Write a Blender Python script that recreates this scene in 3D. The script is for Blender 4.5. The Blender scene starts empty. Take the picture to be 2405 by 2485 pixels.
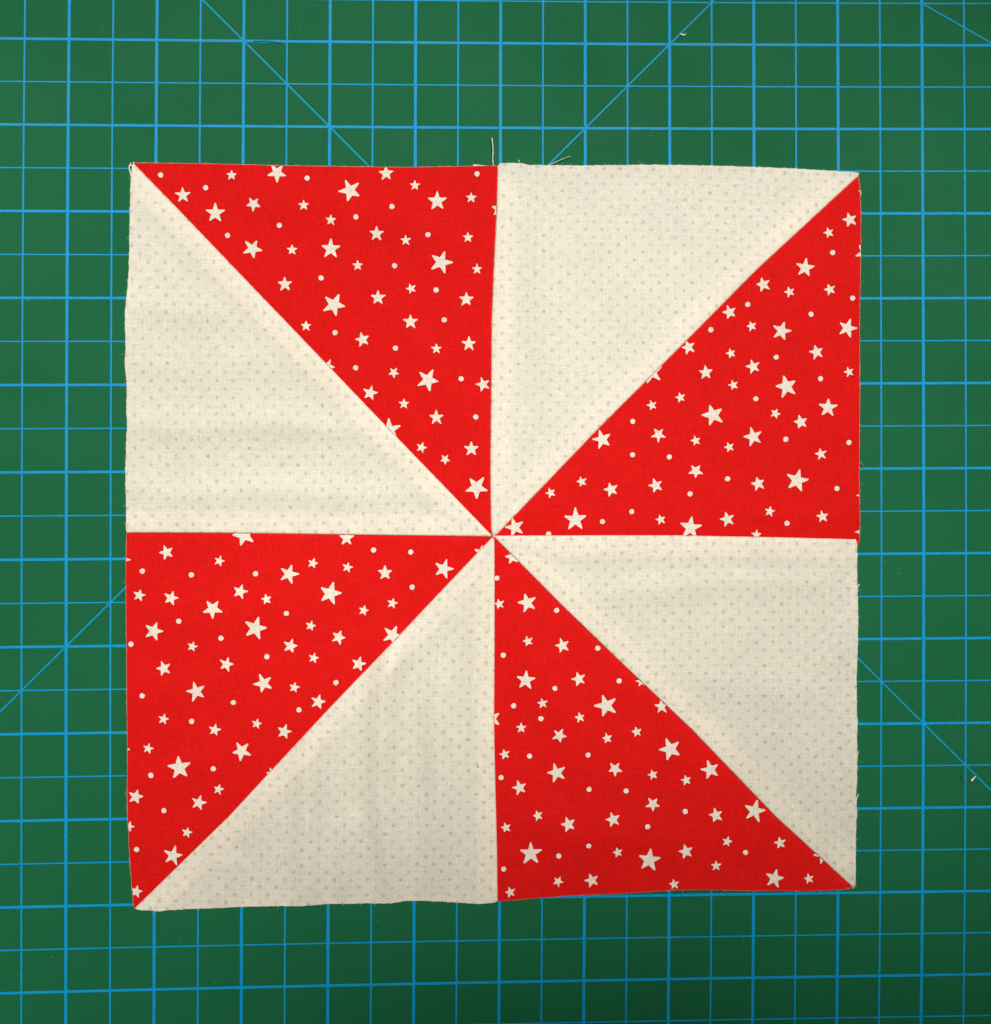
import bpy, math, random
import numpy as np
from mathutils import Vector, Matrix
from mathutils.geometry import delaunay_2d_cdt

random.seed(7)
rng = np.random.default_rng(7)
scene = bpy.context.scene
MM = 0.001

# ------------------------------------------------------------------ camera
PW, PH, FPX = 2405.0, 2485.0, 2900.0          # photograph size and focal length in pixels
ROT = (-0.0004564561, -0.0344209593, -0.0018463937)
CAM = (-12.8221753, 6.7883791, 354.360594)     # millimetres above the mat's top face
_a = Vector(ROT)
RM = Matrix.Rotation(_a.length, 3, _a.normalized())
cam_data = bpy.data.cameras.new("camera")
cam = bpy.data.objects.new("camera", cam_data)
scene.collection.objects.link(cam)
cam.matrix_world = Matrix.Translation(Vector(CAM) * MM) @ RM.to_4x4()
cam_data.sensor_fit = 'HORIZONTAL'
cam_data.sensor_width = 36.0
cam_data.lens = FPX / PW * 36.0
cam_data.clip_start = 0.01
cam_data.clip_end = 20.0
scene.camera = cam

# ------------------------------------------------------------------ light
world = bpy.data.worlds.new("World")
scene.world = world
world.use_nodes = True
bg = world.node_tree.nodes["Background"]
bg.inputs[0].default_value = (1.0, 0.95, 0.86, 1)
bg.inputs[1].default_value = 0.02


def area(name, loc, target, size, power, col):
    d = bpy.data.lights.new(name, 'AREA')
    d.shape = 'DISK'
    d.size = size
    d.energy = power
    d.color = col
    o = bpy.data.objects.new(name, d)
    scene.collection.objects.link(o)
    o.location = loc
    o.rotation_euler = (Vector(target) - Vector(loc)).to_track_quat('-Z', 'Y').to_euler()
    return o


def added_spot(name, loc, target, half, power, col):
    d = bpy.data.lights.new(name, 'SPOT')
    d.energy = power
    d.color = col
    d.spot_size = math.radians(2 * half)
    d.spot_blend = 1.0
    d.shadow_soft_size = 0.035
    o = bpy.data.objects.new(name, d)
    scene.collection.objects.link(o)
    o.location = loc
    o.rotation_euler = (Vector(target) - Vector(loc)).to_track_quat('-Z', 'Y').to_euler()
    return o


area("ceiling_lamp", (-0.10, 0.50, 1.40), (0.0, 0.0, 0), 0.45, 0.8, (1.0, 0.86, 0.62))
for loc, aim, half, power in (  # added spots: their pools leave the bottom centre dim, replacing a cast shadow
        ((0.17, 0.50, 1.5), (0.063, 0.050, 0), 8.3, 54.0), ((-0.3, 0.55, 1.5), (-0.169, 0.287, 0), 9.7, 106.0),
        ((-0.35, 0.45, 1.5), (-0.255, -0.071, 0), 10.0, 84.0), ((0.4, 0.45, 1.5), (0.114, 0.037, 0), 8.4, 47.0),
        ((0.17, 0.50, 1.5), (-0.095, -0.035, 0), 7.3, 25.0), ((0.4, 0.45, 1.5), (0.235, -0.150, 0), 6.5, 22.0)):
    added_spot("added_spot", loc, aim, half, power, (1.0, 0.955, 0.87))

scene.view_settings.view_transform = 'Standard'
scene.view_settings.look = 'None'
scene.view_settings.exposure = 0.0
scene.view_settings.gamma = 1.0
scene.cycles.max_bounces = 8
scene.cycles.diffuse_bounces = 5
scene.cycles.transmission_bounces = 6
scene.cycles.transparent_max_bounces = 8


# ------------------------------------------------------------------ photo pixel -> place
def pw(x, y, z=0.0):
    """point (mm) at height z above the mat that the photograph shows at pixel x, y"""
    d = RM @ Vector(((x - PW / 2) / FPX, -(y - PH / 2) / FPX, -1.0))
    s = (z - CAM[2]) / d.z
    return np.array((CAM[0] + s * d.x, CAM[1] + s * d.y))


def pws(pts, z=0.7):
    return np.array([pw(x, y, z) for x, y in pts])


PX = 354.36 / FPX            # mm per photograph pixel


# ------------------------------------------------------------------ helpers
def link(o, parent=None):
    scene.collection.objects.link(o)
    if parent is not None:
        o.parent = parent
    return o


def mesh_obj(name, verts, faces, mat, parent=None, smooth=True):
    me = bpy.data.meshes.new(name)
    me.from_pydata([tuple(float(c) * MM for c in v) for v in verts], [], [tuple(int(i) for i in f) for f in faces])
    if smooth:
        me.polygons.foreach_set("use_smooth", [True] * len(me.polygons))
    me.update()
    for m in (mat if isinstance(mat, (list, tuple)) else [mat]):
        me.materials.append(m)
    return link(bpy.data.objects.new(name, me), parent)


def tag(o, label=None, cat=None, group=None, kind=None):
    for k, v in (("label", label), ("category", cat), ("group", group), ("kind", kind)):
        if v:
            o[k] = v
    return o


def tube(pts, r0, r1=None, n=6):
    """tapered tube along 3D points in mm"""
    pts = [Vector(p) for p in pts]
    if r1 is None:
        r1 = r0
    V, F = [], []
    for i, p in enumerate(pts):
        a = pts[max(0, i - 1)]
        b = pts[min(len(pts) - 1, i + 1)]
        t = (b - a).normalized()
        up = Vector((0, 0, 1)) if abs(t.z) < 0.9 else Vector((1, 0, 0))
        s = t.cross(up).normalized()
        u = s.cross(t)
        r = r0 + (r1 - r0) * i / max(1, len(pts) - 1)
        for k in range(n):
            an = 2 * math.pi * k / n
            V.append(p + s * (r * math.cos(an)) + u * (r * math.sin(an)))
    for i in range(len(pts) - 1):
        for k in range(n):
            k2 = (k + 1) % n
            F.append((i * n + k, i * n + k2, (i + 1) * n + k2, (i + 1) * n + k))
    F.append(tuple(range(n))[::-1])
    m = (len(pts) - 1) * n
    F.append(tuple(range(m, m + n)))
    return V, F


def smooth_path(pts, sub=6):
    """Catmull-Rom through points"""
    pts = [np.array(p, float) for p in pts]
    P = [2 * pts[0] - pts[1]] + pts + [2 * pts[-1] - pts[-2]]
    out = []
    for i in range(1, len(P) - 2):
        for k in range(sub):
            t = k / sub
            a, b, c, d = P[i - 1], P[i], P[i + 1], P[i + 2]
            out.append(0.5 * (2 * b + (c - a) * t + (2 * a - 5 * b + 4 * c - d) * t * t + (3 * b - a - 3 * c + d) * t ** 3))
    out.append(pts[-1])
    return out


def resample(pl, step):
    pl = np.array(pl)
    seg = np.linalg.norm(np.diff(pl, axis=0), axis=1)
    L = np.concatenate([[0], np.cumsum(seg)])
    n = max(2, int(round(L[-1] / step)))
    t = np.linspace(0, L[-1], n + 1)
    return np.stack([np.interp(t, L, pl[:, 0]), np.interp(t, L, pl[:, 1])], 1)


def dist_poly(P, pl):
    """distance of points P (n,2) to polyline"""
    P = np.atleast_2d(P)
    best = np.full(len(P), 1e9)
    for a, b in zip(pl[:-1], pl[1:]):
        d = b - a
        L2 = max(1e-12, d @ d)
        t = np.clip(((P - a) @ d) / L2, 0, 1)
        q = a + t[:, None] * d
        best = np.minimum(best, np.linalg.norm(P - q, axis=1))
    return best


def inside(P, poly):
    x, y = P[:, 0], P[:, 1]
    c = np.zeros(len(P), bool)
    n = len(poly)
    for i in range(n):
        a, b = poly[i], poly[(i + 1) % n]
        cond = ((a[1] > y) != (b[1] > y))
        xi = (b[0] - a[0]) * (y - a[1]) / (b[1] - a[1] + 1e-15) + a[0]
        c ^= cond & (x < xi)
    return c


# ------------------------------------------------------------------ materials
def new_mat(name):
    m = bpy.data.materials.new(name)
    m.use_nodes = True
    nt = m.node_tree
    return m, nt, nt.nodes["Principled BSDF"], nt.nodes["Material Output"]


def N(nt, typ, **kw):
    n = nt.nodes.new(typ)
    for k, v in kw.items():
        setattr(n, k, v)
    return n


def math_node(nt, op, a, b=None, c=None):
    n = N(nt, 'ShaderNodeMath', operation=op)
    for i, v in enumerate((a, b, c)):
        if v is None:
            continue
        if isinstance(v, (int, float)):
            n.inputs[i].default_value = v
        else:
            nt.links.new(v, n.inputs[i])
    return n.outputs[0]


def noise(nt, vec, scale_xyz, detail=2.0, rough=0.5):
    mp = N(nt, 'ShaderNodeMapping')
    mp.inputs['Scale'].default_value = scale_xyz
    nt.links.new(vec, mp.inputs[0])
    t = N(nt, 'ShaderNodeTexNoise')
    t.inputs['Scale'].default_value = 1.0
    t.inputs['Detail'].default_value = detail
    t.inputs['Roughness'].default_value = rough
    nt.links.new(mp.outputs[0], t.inputs['Vector'])
    return t.outputs['Fac']


def remap(nt, v, a, b, c, d):
    n = N(nt, 'ShaderNodeMapRange')
    n.inputs[1].default_value = a
    n.inputs[2].default_value = b
    n.inputs[3].default_value = c
    n.inputs[4].default_value = d
    nt.links.new(v, n.inputs[0])
    return n.outputs[0]


def scale_colour(nt, col, fac):
    """colour (tuple or socket) times a scalar socket"""
    n = N(nt, 'ShaderNodeVectorMath', operation='SCALE')
    if isinstance(col, tuple):
        n.inputs[0].default_value = col[:3]
    else:
        nt.links.new(col, n.inputs[0])
    nt.links.new(fac, n.inputs['Scale'])
    return n.outputs[0]


def weave(nt, amount):
    """thread irregularity: streaks along warp and weft; returns (brightness, bump height)"""
    tc = N(nt, 'ShaderNodeTexCoord')
    vec = tc.outputs['Object']
    a = noise(nt, vec, (1750, 200, 1), 3.0, 0.6)
    b = noise(nt, vec, (200, 1750, 1), 3.0, 0.6)
    f = noise(nt, vec, (2200, 2200, 1), 2.0)
    s = math_node(nt, 'ADD', a, b)
    s = math_node(nt, 'ADD', s, f)
    br = remap(nt, s, 1.0, 2.0, 1.0 - amount, 1.0 + amount)
    return br, s, vec


def cloth(name, base, amount, translucent, dots=False, dot_col=None, spec=0.25, rough=0.75):
    m, nt, bs, out = new_mat(name)
    br, h, vec = weave(nt, amount)
    blotch = remap(nt, noise(nt, vec, (60, 60, 1), 3.0), 0.3, 0.7, 0.975, 1.025)
    fac = math_node(nt, 'MULTIPLY', br, blotch)
    col = scale_colour(nt, base, fac)
    if dots:
        uv = N(nt, 'ShaderNodeUVMap', uv_map="print")
        sp = N(nt, 'ShaderNodeSeparateXYZ')
        nt.links.new(uv.outputs[0], sp.inputs[0])
        row = math_node(nt, 'FLOOR', sp.outputs[1])
        off = math_node(nt, 'MULTIPLY', math_node(nt, 'MODULO', math_node(nt, 'ADD', row, 1000.0), 2.0), 0.5)
        u = math_node(nt, 'ADD', sp.outputs[0], off)
        fu = math_node(nt, 'SUBTRACT', math_node(nt, 'FRACT', u), 0.5)
        fv = math_node(nt, 'SUBTRACT', math_node(nt, 'FRACT', sp.outputs[1]), 0.5)
        du = math_node(nt, 'MULTIPLY', fu, 4.95)
        dv = math_node(nt, 'MULTIPLY', fv, 2.36)
        wob = remap(nt, noise(nt, vec, (900, 900, 1), 1.0), 0.3, 0.7, -0.22, 0.22)
        d2 = math_node(nt, 'ADD', math_node(nt, 'MULTIPLY', du, du), math_node(nt, 'MULTIPLY', dv, dv))
        d = math_node(nt, 'ADD', math_node(nt, 'SQRT', d2), wob)
        k = remap(nt, d, 0.15, 0.80, 1.0, 0.0)
        k = math_node(nt, 'MULTIPLY', k, remap(nt, noise(nt, vec, (170, 170, 1), 1.0), 0.3, 0.7, 0.30, 0.70))
        mx = N(nt, 'ShaderNodeMix', data_type='RGBA')
        nt.links.new(k, mx.inputs[0])
        nt.links.new(col, mx.inputs[6])
        mx.inputs[7].default_value = dot_col + (1,)
        col = mx.outputs[2]
    bp = N(nt, 'ShaderNodeBump')
    bp.inputs['Strength'].default_value = 0.35
    bp.inputs['Distance'].default_value = 0.00006
    nt.links.new(h, bp.inputs['Height'])
    nt.links.new(col, bs.inputs['Base Color'])
    nt.links.new(bp.outputs[0], bs.inputs['Normal'])
    bs.inputs['Roughness'].default_value = rough
    bs.inputs['Specular IOR Level'].default_value = spec
    if translucent:
        tr = N(nt, 'ShaderNodeBsdfTranslucent')
        nt.links.new(col, tr.inputs[0])
        ms = N(nt, 'ShaderNodeMixShader')
        ms.inputs[0].default_value = translucent
        nt.links.new(bs.outputs[0], ms.inputs[1])
        nt.links.new(tr.outputs[0], ms.inputs[2])
        nt.links.new(ms.outputs[0], out.inputs[0])
    return m


def plain(name, col, rough=0.8, spec=0.3):
    m, nt, bs, out = new_mat(name)
    tc = N(nt, 'ShaderNodeTexCoord')
    f = remap(nt, noise(nt, tc.outputs['Object'], (700, 700, 700), 2.0), 0.3, 0.7, 0.85, 1.1)
    nt.links.new(scale_colour(nt, col, f), bs.inputs['Base Color'])
    bs.inputs['Roughness'].default_value = rough
    bs.inputs['Specular IOR Level'].default_value = spec
    return m


CREAM = (0.935, 0.888, 0.78)
M_red = cloth("red_cotton", (0.71, 0.0075, 0.0065), 0.22, 0.0, spec=0.07)
M_star = cloth("star_print", (0.83, 0.76, 0.67), 0.20, 0.0, spec=0.1)
M_cream = cloth("cream_cotton", CREAM, 0.19, 0.215, dots=True, dot_col=(0.46, 0.45, 0.35), spec=0.42, rough=0.48)
M_allow = cloth("seam_cotton", (0.90, 0.85, 0.77), 0.03, 0.0)
M_thread = plain("cotton_thread", (0.90, 0.86, 0.74))
M_edge_red = plain("red_cut_edge", (0.72, 0.30, 0.24))
M_edge_cream = plain("cream_cut_edge", (0.86, 0.82, 0.70))
M_orange = plain("orange_thread", (0.50, 0.22, 0.08))
M_dark = plain("dark_fibre", (0.012, 0.03, 0.035))
M_hair = plain("blue_black_hair", (0.006, 0.05, 0.07))
M_lint = plain("pale_lint", (0.70, 0.71, 0.52))
M_white = plain("white_lint", (0.95, 0.96, 0.92))


def mat_green():
    m, nt, bs, out = new_mat("mat_vinyl")
    tc = N(nt, 'ShaderNodeTexCoord')
    v = tc.outputs['Object']
    big = remap(nt, noise(nt, v, (14, 14, 1), 3.0), 0.3, 0.7, 0.94, 1.06)
    fine = remap(nt, noise(nt, v, (1500, 1500, 1), 2.0), 0.3, 0.7, 0.93, 1.07)
    nt.links.new(scale_colour(nt, (0.0082, 0.130, 0.053), math_node(nt, 'MULTIPLY', big, fine)), bs.inputs['Base Color'])
    bs.inputs['Specular IOR Level'].default_value = 0.10
    rg = remap(nt, noise(nt, v, (40, 40, 1), 4.0), 0.3, 0.7, 0.62, 0.72)
    nt.links.new(rg, bs.inputs['Roughness'])
    bp = N(nt, 'ShaderNodeBump')
    bp.inputs['Strength'].default_value = 0.25
    bp.inputs['Distance'].default_value = 0.00005
    nt.links.new(noise(nt, v, (1800, 1800, 1), 2.0), bp.inputs['Height'])
    nt.links.new(bp.outputs[0], bs.inputs['Normal'])
    return m


def mat_ink():
    m, nt, bs, out = new_mat("blue_ink")
    tc = N(nt, 'ShaderNodeTexCoord')
    v = tc.outputs['Object']
    f = remap(nt, noise(nt, v, (900, 900, 1), 2.0), 0.3, 0.7, 0.86, 1.08)
    nt.links.new(scale_colour(nt, (0.003, 0.32, 0.69), f), bs.inputs['Base Color'])
    bs.inputs['Specular IOR Level'].default_value = 0.10
    bs.inputs['Roughness'].default_value = 0.5
    return m


M_mat = mat_green()
M_ink = mat_ink()

# ------------------------------------------------------------------ cutting mat
G, C0, R0 = 12.7, 10.95, 11.5      # half-inch grid; column / row index at the world origin
WV = (0.01289, -0.03913, -0.02876, 0.00014, 0.02318, -0.01244, 0.09582, -0.00224, -0.0503, -0.01641)
WH = (0.00786, -0.03869, 0.0536, 0.00242, 0.00442, -0.01404, -0.00871, 0.03882, -0.00721, -0.10362)


def grid(c, r):
    """grid index -> mm; the print on the mat is off by up to a millimetre"""
    u = (min(max(c, -1.0), 23.0) - 11) / 12
    v = (min(max(r, -1.0), 23.5) - 11) / 12
    t = (1, u, v, u * u, u * v, v * v, u ** 3, u * u * v, u * v * v, v ** 3)
    dc = sum(a * b for a, b in zip(WV, t))
    dr = sum(a * b for a, b in zip(WH, t))
    return np.array(((c + dc - C0) * G, -(r + dr - R0) * G))


CA, CB, RA, RB = -23, 49, -19, 29     # printed area: 36 by 24 inches
mat_root = tag(link(bpy.data.objects.new("cutting_mat", None)),
               "green self-healing cutting mat printed with a blue half-inch grid", "cutting mat")
mat_root.location = (0, 0, -3.0 * MM)


def mat_sheet():
    a, b = grid(CA, RB), grid(CB, RA)
    x0, y0, x1, y1 = a[0] - 14, a[1] - 14, b[0] + 14, b[1] + 14
    r, out = 8.0, []
    for cx, cy, a0 in ((x1 - r, y1 - r, 0), (x0 + r, y1 - r, 90), (x0 + r, y0 + r, 180), (x1 - r, y0 + r, 270)):
        for k in range(7):
            an = math.radians(a0 + 15 * k)
            out.append((cx + r * math.cos(an), cy + r * math.sin(an)))
    n = len(out)
    V = [(x, y, 0) for x, y in out] + [(x, y, 2.8) for x, y in out]
    V += [(x - 0.2 * np.sign(x), y - 0.2 * np.sign(y), 3.0) for x, y in out]
    F = [tuple(range(n))[::-1], tuple(range(2 * n, 3 * n))]
    for lv in (0, 1):
        for i in range(n):
            j = (i + 1) % n
            F.append((lv * n + i, lv * n + j, (lv + 1) * n + j, (lv + 1) * n + i))
    return mesh_obj("vinyl_sheet", V, F, M_mat, mat_root, smooth=False)


mat_sheet()


def ink_line(pts, width, z):
    """printed line: a thin ribbon on the mat's top face"""
    pts = np.array(pts)
    V, F = [], []
    for i in range(len(pts)):
        t = pts[min(i + 1, len(pts) - 1)] - pts[max(i - 1, 0)]
        t /= np.linalg.norm(t)
        nn = np.array((-t[1], t[0])) * width / 2
        w = 1 + 0.05 * math.sin(i * 2.1 + width * 40)
        V += [(*(pts[i] + nn * w), z), (*(pts[i] - nn * w), z)]
    for i in range(len(pts) - 1):
        F.append((2 * i, 2 * i + 1, 2 * i + 3, 2 * i + 2))
    return mesh_obj("grid_line", V, F, M_ink, mat_root, smooth=False)


for c in range(CA, CB + 1):
    ink_line([grid(c, r) for r in np.arange(RA, RB + 0.01, 0.75)], 0.86 if c % 2 else 0.50, 3.03)
for r in range(RA, RB + 1):
    ink_line([grid(c, r) for c in np.arange(CA, CB + 0.01, 0.75)], 0.76 if r % 2 == 0 else 0.38, 3.05)
ink_line([grid(r + 5, r) for r in np.arange(RA, RB + 0.01, 0.75)], 0.42, 3.07).name = "angle_line"
ink_line([grid(15 - r, r) for r in np.arange(RA, RB + 0.01, 0.75)], 0.42, 3.09).name = "angle_line"
T30 = math.tan(math.radians(30))
ink_line([grid(21 + k, -1 + k * T30) for k in np.arange(0, 14, 0.5)], 0.42, 3.11).name = "angle_line"

# ------------------------------------------------------------------ quilt block: outlines (photo pixels)
CEN = (1196, 1301)
SEAM = {   # centre -> outside
    'up': [CEN, (1191.5, 1285), (1189.8, 1180), (1189.6, 1116), (1191, 990), (1192, 880), (1192.7, 775), (1198, 644), (1204.6, 512), (1207.5, 404)],
    'down': [CEN, (1199.8, 1310), (1200.6, 1412), (1200.4, 1600), (1199.2, 1750), (1202.4, 1904), (1206.4, 2062), (1207.7, 2185)],
    'left': [CEN, (1188, 1302), (974, 1299.6), (790, 1297), (700, 1295.8), (553, 1293.7), (308.5, 1292.8)],
    'right': [CEN, (1206, 1299.8), (1443, 1299), (1640, 1299), (1903, 1304), (2076, 1308.6)],
    'ul': [CEN, (1188.6, 1294), (940, 1037), (714, 801), (563, 643.6), (426.5, 501), (325, 397)],
    'ur': [CEN, (1206, 1297), (1453, 1040), (1642, 851), (1837.4, 654), (2082, 428)],
    'll': [CEN, (1190, 1308), (974, 1536), (790, 1728), (553.6, 1983), (327, 2204)],
    'lr': [CEN, (1201, 1305), (1364, 1470), (1522.6, 1622.6), (1678, 1770), (1883.6, 1983.6), (2068, 2152)],
}
EDGE = {   # outer edge from one seam's end to the next, clockwise
    'ul-up': [(325, 397), (484, 398.5), (669, 403), (800, 405.2), (1000, 407), (1100, 406), (1148, 405), (1207.5, 404)],
    'up-ur': [(1207.5, 404), (1212, 399), (1240, 398.5), (1270, 398.5), (1280, 402.5), (1420, 404), (1589, 401.7), (1742, 404), (1837, 407.5), (1932, 411.7), (2032, 418), (2083, 421.5), (2082, 428)],
    'ur-right': [(2082, 428), (2086, 464), (2087.7, 518), (2086.4, 619), (2085.4, 724), (2084.7, 900), (2083.8, 1108), (2083, 1150), (2083.8, 1220), (2084, 1318), (2081, 1322), (2076, 1308.6)],
    'right-lr': [(2076, 1308.6), (2077, 1325), (2078, 1400), (2079.5, 1480), (2078.5, 1560), (2077, 1640), (2077.3, 1720), (2079, 1757), (2076.8, 1788), (2078, 1825), (2077.3, 1904), (2075.5, 1931), (2078.6, 1965), (2074.7, 2036), (2072.8, 2115), (2072, 2142), (2068, 2152)],
    'lr-down': [(2068, 2152), (2041, 2156), (1989, 2159.6), (1936, 2161), (1831, 2159.6), (1725, 2157.5), (1630, 2159), (1549, 2164), (1496, 2166.5), (1391, 2172), (1285, 2178.6), (1207.7, 2185)],
    'down-ll': [(1207.7, 2185), (1195, 2188), (1161, 2191.5), (1109, 2188.5), (1060, 2185.5), (1023, 2183.3), (980, 2183.3), (947, 2188), (900, 2190.4), (797, 2191.4), (702, 2196), (593, 2198.5), (474, 2203), (427, 2204.6), (389, 2208), (327, 2204)],
    'll-left': [(327, 2204), (322, 2167), (316.4, 2086), (312.4, 1994), (310.3, 1941), (309.8, 1730), (309.6, 1665), (307.2, 1534), (308, 1402), (308.5, 1292.8)],
    'left-ul': [(308.5, 1292.8), (308, 1240), (307, 1154), (308, 1090), (311.5, 1035), (308.5, 975), (309, 935), (304.5, 880), (307, 845), (306, 760), (309.5, 722), (314, 660), (315.8, 565), (319.8, 459), (323, 410), (325, 397)],
}
SEAMW = {k: resample(pws(v), 0.9) for k, v in SEAM.items()}
EDGEW = {k: resample(pws(v), 0.9) for k, v in EDGE.items()}
for k in EDGEW:      # raw cut edges waver a little
    e = EDGEW[k]
    e[1:-1] += rng.normal(0, 0.03, (len(e) - 2, 2))
PATCH = [('ul', 'up', 'red'), ('up', 'ur', 'cream'), ('ur', 'right', 'red'), ('right', 'lr', 'cream'),
         ('lr', 'down', 'red'), ('down', 'll', 'cream'), ('ll', 'left', 'red'), ('left', 'ul', 'cream')]

# soft folds: (pixel a, pixel b, half width mm, height mm)
FOLDS = [
    ((960, 1560), (915, 1850), 4.2, 2.0), ((925, 1830), (945, 2185), 4.0, 1.9), ((1075, 1640), (1050, 2120), 4.4, 1.6),
    ((760, 1810), (735, 2190), 4.0, 1.9), ((850, 1980), (845, 2185), 3.4, 1.1), ((560, 2080), (545, 2200), 4.0, 0.9),
    ((330, 1030), (860, 1035), 4.2, 0.7), ((320, 1195), (1040, 1205), 4.4, 0.65), ((330, 740), (560, 760), 4.0, 0.45),
    ((320, 880), (700, 890), 4.5, 0.25),
    ((1330, 480), (1300, 900), 6.0, 0.45), ((1560, 470), (1480, 760), 6.0, 0.30), ((1800, 440), (1700, 640), 5.0, 0.25),
    ((1420, 1440), (2060, 1400), 4.0, 0.35), ((1640, 1640), (2060, 1700), 5.0, 0.30), ((1900, 1560), (1960, 1960), 4.5, 0.35),
    ((1780, 1235), (2080, 1262), 2.6, 0.35), ((1240, 1990), (1640, 2050), 6.0, 0.7), ((420, 1500), (760, 1460), 6.0, 0.65),
    ((330, 1900), (520, 1850), 4.0, 0.5), ((600, 470), (1100, 560), 7.0, 0.7), ((1900, 700), (2050, 1100), 6.0, 0.6), ((1700, 1010), (2060, 1060), 6.0, 0.5), ((1260, 1500), (1420, 1900), 6.0, 0.6), ((950, 700), (1150, 1050), 6.0, 0.5), ((350, 1680), (700, 1620), 5.0, 0.4),
]
FOLDW = [(pw(*a, 0.7), pw(*b, 0.7), w, h) for a, b, w, h in FOLDS]
OUTER = np.concatenate([EDGEW[k] for k in EDGE])


def smoothstep(a, b, x):
    t = np.clip((x - a) / (b - a), 0, 1)
    return t * t * (3 - 2 * t)


def base_height(P):
    x, y = P[:, 0], P[:, 1]
    h = np.full(len(P), 0.62)
    h += 0.10 * np.sin(x * 0.062 + 1.3) * np.cos(y * 0.051 + 0.4) + 0.06 * np.sin(x * 0.13 - y * 0.11 + 2.0)
    for a, b, w, amp in FOLDW:
        d = b - a
        L = np.linalg.norm(d)
        d = d / L
        t = (P - a) @ d
        n = (P - a) @ np.array((-d[1], d[0])) + 0.8 * np.sin(t * 0.12)
        end = smoothstep(-0.22 * L, 0.25 * L, t) * (1 - smoothstep(0.75 * L, 1.22 * L, t))
        h += amp * np.exp(-(n / w) ** 2) * end
    # the cut edges lift a little and ripple
    e = dist_poly(P, OUTER)
    rip = 0.62 + 0.34 * np.sin(x * 0.19 + 0.7) * np.sin(y * 0.17 + 0.2)
    h += rip * np.exp(-e / 6.0)
    return h


def height(P, colour, seams, dip=0.30):
    P = np.atleast_2d(P)
    h = base_height(P)
    s = np.minimum(dist_poly(P, SEAMW[seams[0]]), dist_poly(P, SEAMW[seams[1]]))
    h -= dip * np.exp(-s / (0.10 if colour == 'cream' else 0.55))
    if colour == 'cream':     # allowances are pressed to this side
        h += 0.30 * (1 - np.exp(-s / 0.10)) * (1 - smoothstep(3.6, 10.5, s))
    # bulk where eight points meet
    c = np.linalg.norm(P - pw(*CEN, 0.7), axis=1)
    h += 0.35 * np.exp(-(c / 5.0) ** 2)
    return h


block = tag(link(bpy.data.objects.new("quilt_block", None)),
            "pinwheel quilt block of red star and cream dotted cotton on the cutting mat", "quilt block")

LATTICE = {'up': (40.3, 18.4, -1.0), 'right': (41.0, 18.6, 0.6), 'down': (39.6, 18.8, -1.2), 'left': (38.9, 20.3, 0.7)}
patches = {}


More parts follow.
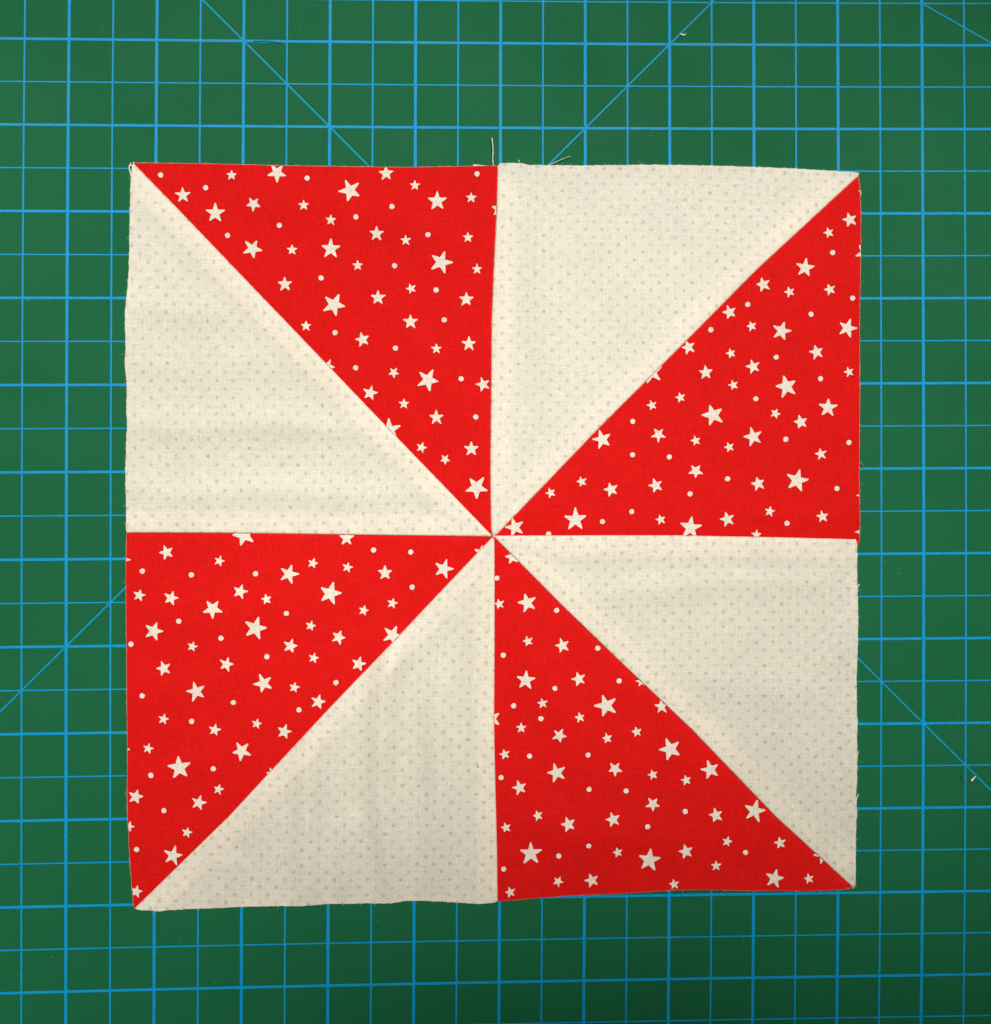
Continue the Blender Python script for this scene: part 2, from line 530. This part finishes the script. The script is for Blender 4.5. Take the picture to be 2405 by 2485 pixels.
def build_patch(s0, s1, colour):
    edge = EDGEW[f"{s0}-{s1}"]
    a, b = SEAMW[s0], SEAMW[s1]
    loop = np.concatenate([a[:-1], edge[:-1], b[::-1][:-1]])   # centre -> s0 end -> edge -> s1 end -> centre
    nb = len(loop)
    lo, hi = loop.min(0), loop.max(0)
    st = 1.35
    gx, gy = np.meshgrid(np.arange(lo[0], hi[0], st), np.arange(lo[1], hi[1], st * 0.866))
    gx = gx + (np.arange(gx.shape[0]) % 2)[:, None] * st / 2
    pts = np.stack([gx.ravel(), gy.ravel()], 1)
    pts += rng.normal(0, 0.12, pts.shape)
    closed = np.concatenate([loop, loop[:1]])
    ok = inside(pts, loop)
    pts = pts[ok]
    pts = pts[dist_poly(pts, closed) > 0.95]
    rows = [pts]
    for sm in (a, b):
        t = np.gradient(sm, axis=0)
        t /= np.linalg.norm(t, axis=1)[:, None]
        n = np.stack([-t[:, 1], t[:, 0]], 1)
        for off in (0.10, 0.24, 0.5):
            for sg in (1, -1):
                q = sm + n * off * sg
                q = q[inside(q, loop)]
                if len(q):
                    q = q[dist_poly(q, closed) > off * 0.85]
                    rows.append(q)
    allp = np.concatenate([loop] + rows)
    edges = [(i, (i + 1) % nb) for i in range(nb)]
    r = delaunay_2d_cdt([Vector(p) for p in allp], edges, [], 1, 1e-5)
    P = np.array([tuple(v) for v in r[0]])
    z = height(P, colour, (s0, s1))
    V = [(p[0], p[1], zz) for p, zz in zip(P, z)]
    F = []
    for f in r[2]:
        q = [P[i] for i in f]
        ar = sum(q[i][0] * q[(i + 1) % len(q)][1] - q[(i + 1) % len(q)][0] * q[i][1] for i in range(len(q)))
        F.append(f if ar > 0 else f[::-1])
    nm = "star_fabric_triangle" if colour == 'red' else "dotted_fabric_triangle"
    o = mesh_obj(nm, V, F, M_red if colour == 'red' else M_cream, block)
    tag(o, "red cotton triangle printed with cream stars and dots" if colour == 'red'
        else "cream cotton triangle printed with faint grey pin dots")
    if colour == 'cream':
        lx, ly, ang = LATTICE[s0]
        lx, ly = lx * PX, ly * PX
        ca, sa = math.cos(math.radians(ang)), math.sin(math.radians(ang))
        jx, jy = rng.uniform(0, 1, 2)
        uv = o.data.uv_layers.new(name="print")
        co = P[[l.vertex_index for l in o.data.loops]]
        # the print drifts slightly, as cloth does when it is pressed
        x = co[:, 0] + 0.25 * np.sin(co[:, 1] * 0.09)
        y = co[:, 1] + 0.25 * np.sin(co[:, 0] * 0.08)
        u = (x * ca + y * sa) / lx + jx
        v = (-x * sa + y * ca) / ly + jy
        uv.data.foreach_set("uv", np.stack([u, v], 1).ravel())
    patches[(s0, s1)] = (o, loop, colour)
    # raw cut edge: a ragged rim of undyed yarn ends hanging over the cut
    V, F = [], []
    ez = height(edge, colour, (s0, s1))
    t = np.gradient(edge, axis=0)
    t /= np.linalg.norm(t, axis=1)[:, None]
    n = np.stack([-t[:, 1], t[:, 0]], 1)       # outward (clockwise outline)
    for i, p in enumerate(edge):
        w = 0.08 + 0.08 * abs(rng.normal()) if 0 < i < len(edge) - 1 else 0.05
        w = min(w, 0.4)
        q1, q2 = p + n[i] * w, p + n[i] * w * 0.6
        V += [(*p, ez[i] + 0.012), (*q1, ez[i] - 0.02), (*q2, ez[i] - 0.25)]
    for i in range(len(edge) - 1):
        for k in (0, 1):
            F.append((3 * i + k, 3 * i + k + 1, 3 * i + 4 + k, 3 * i + 3 + k))
    mesh_obj("raw_edge", V, F, M_edge_red if colour == 'red' else M_edge_cream, o)
    # yarn fuzz along the cut
    V, F = [], []
    for _ in range(int(len(edge) * (0.28 if colour == 'red' else 0.5))):
        i = rng.integers(2, len(edge) - 2)
        p = edge[i] + t[i] * rng.uniform(-0.4, 0.4)
        L = rng.uniform(0.25, 0.8) * (2.2 if rng.random() < 0.10 else 1)
        an = rng.normal(0, 0.7)
        dr = n[i] * math.cos(an) + t[i] * math.sin(an)
        zz = ez[i] - 0.05
        path = [(*(p - dr * 0.15), zz + 0.02), (*(p + dr * L * 0.5), zz + rng.uniform(-0.02, 0.12)),
                (*(p + dr * L + t[i] * rng.normal(0, 0.15)), zz + rng.uniform(-0.2, 0.15))]
        v2, f2 = tube(path, 0.045, 0.025, 3)
        k = len(V)
        V += v2
        F += [tuple(j + k for j in f) for f in f2]
    tag(mesh_obj("edge_fuzz", V, F, M_edge_red if colour == 'red' else M_edge_cream, o), kind="stuff")
    # seam allowances folded under the cream side
    if colour == 'cream':
        for key in (s0, s1):
            sm = SEAMW[key]
            L = np.concatenate([[0], np.cumsum(np.linalg.norm(np.diff(sm, axis=0), axis=1))])
            t = np.gradient(sm, axis=0)
            t /= np.linalg.norm(t, axis=1)[:, None]
            n = np.stack([-t[:, 1], t[:, 0]], 1)
            mid = sm[len(sm) // 2] + n[len(sm) // 2] * 2
            if not inside(mid[None], loop)[0]:
                n = -n
            V, F, W = [], [], (0.25, 1.5, 3.0, 4.6, 6.2)
            for i, p in enumerate(sm):
                lim = L[i] * 0.36
                if len(key) == 2:
                    lim = min(lim, (L[-1] - L[i]) * 0.80)
                for w in W:
                    ww = min(w, max(0.05, lim * w / 6.2))
                    q = p + n[i] * ww
                    V.append((q[0], q[1], 0))
            zz = height(np.array(V)[:, :2], colour, (s0, s1)) - 0.38
            V = [(v[0], v[1], z0) for v, z0 in zip(V, zz)]
            m = len(W)
            for i in range(len(sm) - 1):
                for k in range(m - 1):
                    F.append((i * m + k, i * m + k + 1, (i + 1) * m + k + 1, (i + 1) * m + k))
            mesh_obj("seam_allowance", V, F, M_allow, o)


for s0, s1, colour in PATCH:
    build_patch(s0, s1, colour)

# ------------------------------------------------------------------ printed stars and dots
RAD = {'s': 12.6, 'p': 14.6, 'm': 17.6, 'l': 23.3, 'x': 27.6, 'd': 6.2}
# per close-up of the photograph: origin x, y, scale, then (kind, x, y, tilt)
PRINT = {
    ('ul', 'up'): [
        (300, 380, 3.794, [
            ('d', 343, 172), ('d', 755, 288), ('d', 1690, 202), ('d', 957, 726), ('d', 1435, 635), ('d', 1818, 1117),
            ('s', 997, 175, 0), ('l', 1415, 152, 36), ('m', 545, 355, 0), ('l', 843, 520, 0), ('m', 1197, 440, 39),
            ('s', 1660, 452, 0), ('l', 1187, 848, 27), ('s', 1550, 858, 0), ('m', 1485, 1174, 0), ('s', 1680, 1560, 0)]),
        (800, 380, 3.794, [
            ('s', 12, 587, 0), ('m', 520, 158, 0), ('x', 188, 315, -23), ('d', 575, 463), ('d', 243, 560), ('d', 1357, 163),
            ('d', 905, 722), ('d', 598, 1005), ('d', 980, 1228), ('d', 1055, 1502), ('d', 50, 1620), ('d', 607, 1763),
            ('s', 785, 266, 0), ('l', 992, 411, 0), ('s', 1303, 380, 0), ('m', 1556, 482, 0), ('m', 432, 711, 0),
            ('s', 700, 773, 0), ('s', 1272, 745, 0), ('l', 10, 848, 0), ('x', 1028, 972, 18), ('s', 258, 1002, 0),
            ('s', 1357, 1036, 0), ('m', 445, 1299, 0), ('s', 750, 1216, -18), ('m', 1258, 1313, 0), ('x', 40, 1366, 24),
            ('m', 745, 1522, 0), ('m', 302, 1685, -16), ('s', 983, 1771, 0), ('m', 1283, 1724, 0)]),
        (700, 800, 3.162, [
            ('d', 515, 292), ('d', 1325, 378), ('d', 1437, 670), ('m', 298, 282, 26), ('s', 808, 329, 34), ('x', 1070, 388, 26),
            ('m', 1495, 419, -16), ('m', 628, 486, 14), ('s', 885, 569, 2), ('m', 1135, 674, 0), ('x', 775, 768, -2),
            ('s', 1020, 904, 18), ('s', 1202, 995, 34), ('m', 1403, 914, 0), ('x', 1444, 1210, 33)])],
    ('ur', 'right'): [
        (1500, 400, 2.964, [
            ('d', 1543, 632), ('d', 1685, 960), ('d', 1387, 1075), ('d', 933, 1003), ('d', 668, 1185), ('d', 1137, 1383),
            ('m', 1665, 396, -17), ('s', 1515, 488, -18), ('l', 1768, 638, -36), ('l', 1345, 740, 8), ('m', 1045, 860, -18),
            ('s', 1233, 915, -18), ('p', 1523, 897, -18), ('m', 802, 1060, -18), ('s', 960, 1160, -18), ('l', 1175, 1197, 14),
            ('l', 1650, 1175, 18), ('m', 505, 1313, -18), ('s', 812, 1355, -18), ('m', 1425, 1348, -18)]),
        (1200, 850, 3.794, [
            ('d', 1273, 655), ('d', 1273, 962), ('d', 1610, 983), ('d', 1265, 1485), ('d', 995, 1578), ('d', 500, 1692),
            ('x', 1448, 204, -13), ('s', 1450, 506, -18), ('s', 1712, 435, -16), ('l', 990, 821, -17), ('m', 1510, 778, 36),
            ('s', 1853, 833, -14), ('m', 1853, 1114, 36), ('s', 803, 1210, -17), ('s', 517, 1313, -20), ('m', 1075, 1282, -16),
            ('m', 1485, 1245, -18), ('x', 745, 1558, 0), ('l', 187, 1630, -17), ('s', 1530, 1559, -15)]),
        (1640, 850, 3.794, [
            ('d', 925, 65), ('d', 1328, 263), ('d', 737, 447), ('d', 1010, 820), ('d', 1588, 850), ('d', 478, 1183), ('d', 133, 1322),
            ('d', 1482, 1273), ('d', 1023, 1593), ('m', 275, 205, -3), ('m', 713, 150, -16), ('s', 1590, 201, -18), ('s', 530, 320, -18),
            ('x', 1018, 335, -15), ('x', 340, 598, -17), ('l', 1395, 530, 4), ('s', 915, 583, 22), ('m', 1147, 662, -16),
            ('l', 712, 798, -17), ('s', 490, 892, -18), ('p', 1335, 956, -12), ('x', 1118, 1198, 14), ('m', 760, 1228, -16),
            ('s', 1704, 1335, -18), ('s', 863, 1484, 10), ('m', 477, 1556, -16), ('p', 1345, 1531, -10), ('s', 745, 1700, 0),
            ('m', 1708, 1672, -18), ('x', 138, 1634, 8)])],
    ('ll', 'left'): [
        (290, 1270, 3.794, [
            ('d', 213, 440), ('d', 662, 475), ('d', 1253, 463), ('d', 1538, 828), ('d', 548, 900), ('d', 107, 1112), ('d', 935, 1057),
            ('d', 1357, 1228), ('d', 212, 1587), ('d', 1047, 1650), ('d', 1653, 1717), ('d', 663, 1825),
            ('m', 433, 268, -18), ('s', 918, 346, 17), ('s', 1780, 367, 16), ('x', 1147, 108, 56), ('m', 36, 335, 18),
            ('l', 1560, 466, 16), ('p', 185, 662, 14), ('m', 477, 688, 17), ('m', 1113, 628, 15), ('s', 1355, 698, -12),
            ('l', 860, 788, 36), ('l', 318, 992, 18), ('x', 1254, 965, 16), ('s', 1760, 944, 14), ('s', 672, 1134, 16),
            ('m', 1574, 1130, 15), ('m', 985, 1297, 15), ('m', 407, 1336, -17), ('s', 1787, 1240, 14), ('l', 1325, 1474, -22),
            ('l', 708, 1546, -16), ('s', 1608, 1511, 13), ('m', 1828, 1643, 15), ('s', 405, 1803, 14), ('s', 1262, 1846, 14)]),
        (290, 1730, 3.794, [
            ('p', 875, 158, 14), ('m', 1518, 173, 15), ('s', 265, 328, 14), ('x', 552, 504, -8), ('l', 1122, 352, 42),
            ('d', 863, 515), ('d', 293, 572), ('d', 408, 902), ('d', 160, 1255), ('s', 910, 706, 14), ('m', 153, 769, 16),
            ('m', 728, 829, 15), ('s', 1402, 552, -18), ('s', 93, 1043, 18), ('s', 620, 1103, 13), ('l', 492, 1315, 15),
            ('p', 156, 1643, 14), ('s', 48, 335, 18)]),
        (700, 1270, 3.648, [
            ('m', 515, 130, 0), ('d', 753, 237), ('d', 1083, 255), ('d', 1095, 565), ('d', 420, 1410),
            ('s', 522, 390, 15), ('m', 855, 438, 0), ('l', 1375, 403, 17), ('x', 370, 622, 16), ('m', 1705, 260, 10),
            ('s', 920, 708, 15), ('s', 665, 772, 15), ('m', 442, 1010, 22), ('l', 922, 990, 24), ('m', 622, 1245, 15)])],
    ('lr', 'down'): [
        (1180, 1280, 3.794, [
            ('m', 240, 272, -12), ('d', 97, 467), ('d', 648, 763), ('d', 157, 1177), ('d', 1028, 1112), ('d', 1225, 1413), ('d', 632, 1480),
            ('d', 252, 1642), ('d', 503, 1760), ('s', 120, 705, -16), ('l', 378, 694, -16), ('s', 383, 1045, -15), ('m', 700, 1087, -15),
            ('l', 363, 1405, 4), ('m', 853, 1396, -16), ('s', 517, 1617, -8), ('x', 1103, 1641, -18), ('s', 1426, 1418, -12),
            ('m', 1613, 1648, -5), ('l', 46, 1764, -18), ('s', 862, 1749, -11)]),
        (1180, 1720, 3.794, [
            ('s', 322, 177, 0), ('m', 672, 244, 26), ('s', 1113, 272, -12), ('s', 1385, 212, -12), ('x', 1692, 371, -18), ('s', 170, 420, -15),
            ('d', 400, 437), ('d', 937, 425), ('d', 137, 635), ('d', 947, 742), ('d', 1288, 757), ('d', 1485, 1083), ('d', 1832, 945),
            ('d', 942, 1260), ('d', 668, 1355), ('d', 160, 1475), ('l', 648, 590, -17), ('m', 1185, 556, 36), ('s', 1533, 608, -16),
            ('s', 1840, 658, -13), ('m', 307, 729, -16), ('m', 1535, 879, 36), ('s', 475, 982, -18), ('m', 753, 1060, -16),
            ('m', 1165, 1019, -16), ('s', 180, 1094, -15), ('x', 410, 1330, 0), ('s', 1210, 1321, -13), ('x', 1500, 1391, 7),
            ('m', 1838, 1313, -15), ('s', 661, 1590, 30), ('m', 971, 1579, -16), ('s', 1728, 1614, -8), ('s', 220, 1684, -15)]),
        (1620, 1720, 3.794, [
            ('l', 392, 561, -15), ('x', 802, 943, 15), ('m', 446, 979, -14), ('s', 548, 1223, 15), ('p', 1037, 1236, -10),
            ('d', 718, 1323), ('s', 445, 1444, 0), ('l', 985, 1563, 14), ('s', 1300, 1563, -12), ('l', 1429, 1338, -23)])],
}


def clip_poly(poly, tri):
    """clip a convex polygon to a convex one (counter-clockwise)"""
    out = poly
    for i in range(len(tri)):
        a, b = tri[i], tri[(i + 1) % len(tri)]
        ab = b - a
        inp, out = out, []
        for j in range(len(inp)):
            p, q = inp[j], inp[(j + 1) % len(inp)]
            sp = ab[0] * (p[1] - a[1]) - ab[1] * (p[0] - a[0])
            sq = ab[0] * (q[1] - a[1]) - ab[1] * (q[0] - a[0])
            if sp >= 0:
                out.append(p)
            if (sp >= 0) != (sq >= 0):
                out.append(p + (q - p) * (sp / (sp - sq)))
        if len(out) < 3:
            return []
    return out


for key, groups in PRINT.items():
    patch, loop, colour = patches[key]
    seen = []
    for ox, oy, sc, items in groups:
        for it in items:
            kind, zx, zy = it[:3]
            px, py = ox + zx / sc, oy + zy / sc
            if any(abs(px - a) + abs(py - b) < 6 for a, b in seen):
                continue                                # the close-ups overlap
            seen.append((px, py))
            c = pw(px, py, 0.75)
            R = RAD[kind] * PX * 1.02
            if kind == 'd':
                ring = [c + R * (1 + rng.normal(0, 0.04)) * np.array((math.cos(k * math.pi / 6), math.sin(k * math.pi / 6))) for k in range(12)]
            else:
                rot = math.radians(90 - it[3] + rng.normal(0, 1.0))
                inner = 0.43 if kind in 'lx' else 0.46
                ring = []
                for k in range(5):
                    a0 = rot + k * 2 * math.pi / 5
                    rt = R * (1 + rng.normal(0, 0.035))
                    w = 0.055                          # blunt, slightly rounded tips
                    ring.append(c + rt * np.array((math.cos(a0 - w), math.sin(a0 - w))) * 0.98)
                    ring.append(c + rt * np.array((math.cos(a0 + w), math.sin(a0 + w))) * 0.98)
                    a1 = a0 + math.pi / 5
                    ri = R * inner * (1 + rng.normal(0, 0.05))
                    ring.append(c + ri * np.array((math.cos(a1), math.sin(a1))))
            near = dist_poly(np.array([c]), np.concatenate([loop, loop[:1]]))[0] < R * 1.15
            V, F = [], []
            if not near:
                V = [c] + ring
                F = [(0, 1 + k, 1 + (k + 1) % len(ring)) for k in range(len(ring))]
            else:
                # cut by the seam or the edge: clip against the local border lines
                i0 = int(np.argmin(np.linalg.norm(loop - c, axis=1)))
                cand = set()
                half = []
                for i in range(len(loop)):
                    a, b = loop[i], loop[(i + 1) % len(loop)]
                    if dist_poly(np.array([c]), np.array([a, b]))[0] < R * 1.15:
                        cand.add(i)
                runs, cur = [], []
                for i in sorted(cand):
                    if cur and i != cur[-1] + 1:
                        runs.append(cur)
                        cur = []
                    cur.append(i)
                runs.append(cur)
                lines = []
                cen_in = loop.mean(0)
                for rn in runs:
                    k = 0
                    while k < len(rn):                 # straight pieces only (split at corners)
                        j = k
                        d0 = loop[(rn[k] + 1) % len(loop)] - loop[rn[k]]
                        while j + 1 < len(rn):
                            d1 = loop[(rn[j + 1] + 1) % len(loop)] - loop[rn[j + 1]]
                            if abs(d0[0] * d1[1] - d0[1] * d1[0]) / (np.linalg.norm(d0) * np.linalg.norm(d1)) > 0.45:
                                break
                            j += 1
                        a, b = loop[rn[k]], loop[(rn[j] + 1) % len(loop)]
                        if np.linalg.norm(b - a) > 0.5:
                            lines.append((a, b))
                        k = j + 1
                big = 400.0
                for k in range(len(ring)):
                    pol = [c, ring[k], ring[(k + 1) % len(ring)]]
                    for a, b in lines:
                        d = (b - a) / np.linalg.norm(b - a)
                        nrm = np.array((-d[1], d[0]))
                        if (cen_in - a) @ nrm < 0:
                            a, b, d, nrm = b, a, -d, -nrm
                        a = a + nrm * 0.06
                        quad = [a - d * big, a + d * big, a + d * big + nrm * big, a - d * big + nrm * big]
                        pol = clip_poly(pol, quad)
                        if not pol:
                            break
                    if pol:
                        n0 = len(V)
                        V += pol
                        F.append(tuple(range(n0, n0 + len(pol))))
            if not F:
                continue
            P = np.array(V)
            z = height(P, colour, key, 0.03) + 0.055
            o = mesh_obj("printed_dot" if kind == 'd' else "printed_star", [(p[0], p[1], zz) for p, zz in zip(P, z)], F, M_star, patch)


# ------------------------------------------------------------------ frayed yarn on the block, lint on the mat
def strand(name, pix, zs, r0, r1, mat, parent=None, n=5, sub=6):
    pts = []
    for (x, y), z in zip(pix, zs):
        q = pw(x, y, z)
        pts.append((q[0], q[1], z))
    V, F = tube(smooth_path(pts, sub), r0, r1, n)
    return mesh_obj(name, V, F, mat, parent)


FRAY = [
    ([(1194, 335.5), (1195.5, 352), (1196.5, 370), (1195.5, 385), (1198, 408)], (1.6, 1.4, 1.0, 0.8, 0.7), 0.19, 0.15, M_thread),
    ([(1329, 402), (1345, 395), (1362, 387), (1384, 378.5)], (0.8, 1.0, 1.2, 1.3), 0.15, 0.09, M_lint),
    ([(1258, 392), (1260, 388), (1261, 399)], (0.8, 1.0, 0.8), 0.10, 0.08, M_lint),
    ([(318.5, 395.5), (314, 405), (316, 418), (319, 430), (321, 446)], (1.3, 1.5, 1.4, 1.2, 1.0), 0.23, 0.22, M_thread),
    ([(323, 393.5), (328, 397)], (1.1, 1.0), 0.18, 0.16, M_thread),
    ([(319, 401), (326, 408)], (1.1, 1.1), 0.25, 0.25, M_thread),
    ([(2083.5, 1113), (2089, 1122), (2096.5, 1134)], (1.0, 0.9, 0.5), 0.14, 0.09, M_orange),
    ([(2077, 1436), (2080, 1427), (2086, 1418)], (1.0, 1.1, 1.2), 0.28, 0.12, M_thread),
    ([(2079, 1513), (2080.5, 1506)], (1.0, 1.1), 0.25, 0.10, M_thread),
    ([(2076.5, 1846), (2079, 1835), (2084, 1823)], (1.0, 1.1, 1.2), 0.30, 0.10, M_thread),
    ([(2075, 1955), (2078.5, 1938), (2084, 1927)], (1.0, 1.1, 1.2), 0.34, 0.10, M_thread),
    ([(2077, 1790), (2079, 1785)], (1.0, 1.1), 0.22, 0.10, M_thread),
    ([(2068, 2140), (2074, 2146), (2078, 2151)], (1.0, 0.9, 0.6), 0.24, 0.10, M_thread),
    ([(2069, 2144), (2072, 2151), (2074, 2155)], (1.0, 0.9, 0.6), 0.22, 0.10, M_thread),
    ([(2064, 2146), (2069, 2154), (2071, 2156)], (1.0, 0.9, 0.6), 0.22, 0.12, M_thread),
    ([(2083, 462), (2089, 466), (2088, 478)], (1.0, 1.0, 0.9), 0.14, 0.10, M_edge_cream),
    ([(2064, 424), (2073, 418.5)], (1.1, 1.2), 0.18, 0.10, M_thread),
    ([(2074, 425), (2083, 421)], (1.1, 1.2), 0.24, 0.14, M_thread),
    ([(307, 1158), (305.5, 1161)], (0.9, 0.9), 0.18, 0.10, M_thread),
    ([(1148, 401), (1165, 402.5), (1185, 404.5)], (0.7, 0.75, 0.7), 0.32, 0.25, M_edge_cream),
    ([(1150, 405), (1168, 405), (1200, 407)], (0.7, 0.75, 0.7), 0.20, 0.18, M_edge_cream),
    ([(1192, 1297), (1195, 1302), (1197, 1308)], (1.35, 1.45, 1.35), 0.10, 0.10, M_dark),
]
for pix, zs, r0, r1, m in FRAY:
    strand("frayed_thread", pix, zs, r0, r1, m, block)

tag(strand("lint_fibre", [(1651, 83.5), (1655, 84), (1659, 85.5), (1664, 82)], (0.35, 0.4, 0.4, 0.35), 0.30, 0.22, M_lint),
    "short pale tuft of lint beside the diagonal blue line on the mat", "lint", "lint on the mat")
tag(strand("lint_fibre", [(2357, 1895), (2361, 1891), (2367, 1884)], (0.4, 0.45, 0.35), 0.38, 0.16, M_white),
    "bright white fleck of lint on the mat, right of a blue line crossing", "lint", "lint on the mat")
tag(strand("lint_fibre", [(2332, 1881), (2333.5, 1890), (2338, 1897)], (0.15, 0.15, 0.15), 0.13, 0.08, M_hair),
    "dark curved fibre against a thin blue line on the mat", "fibre", "lint on the mat")
tag(strand("lint_fibre", [(615, 100), (640, 99.5), (655, 100), (668, 102.5), (684, 104)], (0.18, 0.18, 0.18, 0.18, 0.18), 0.09, 0.06, M_hair),
    "thin dark hair lying along a thick blue grid line", "fibre", "lint on the mat")
# a white fibre on the cream cloth and a dark speck
lrp = ('right', 'lr')
pix = [(2037, 1671), (2033, 1690), (2029.5, 1712), (2026, 1727)]
zs = [float(height(pw(x, y, 1.0), 'cream', lrp)[0]) + 0.03 for x, y in pix]
tag(strand("lint_fibre", pix, zs, 0.21, 0.12, M_white), "fine white fibre lying on the cream dotted cloth near its frayed edge", "fibre")
q = pw(1160, 1861, 1.0)
zq = float(height(q, 'cream', ('down', 'll'))[0])
V, F = tube([(q[0] - 0.22, q[1], zq + 0.1), (q[0], q[1] + 0.05, zq + 0.14), (q[0] + 0.22, q[1] - 0.05, zq + 0.1)], 0.2, 0.16, 6)
tag(mesh_obj("lint_speck", V, F, M_dark), "tiny dark speck on the cream dotted cloth beside the red seam", "speck")
# dust specks scattered on the vinyl (too small to count)
V, F = [], []
for _ in range(130):
    c = rng.uniform((-150, -155), (150, 155))
    L = rng.uniform(0.15, 0.55)
    an = rng.uniform(0, math.pi)
    dv = np.array((math.cos(an), math.sin(an))) * L / 2
    v2, f2 = tube([(*(c - dv), 0.08), (*(c + rng.normal(0, 0.08, 2)), 0.11), (*(c + dv), 0.08)], rng.uniform(0.03, 0.06), 0.03, 3)
    k = len(V)
    V += v2
    F += [tuple(j + k for j in f) for f in f2]
tag(mesh_obj("dust", V, F, M_lint), "tiny pale dust specks scattered over the green mat", "dust", kind="stuff")
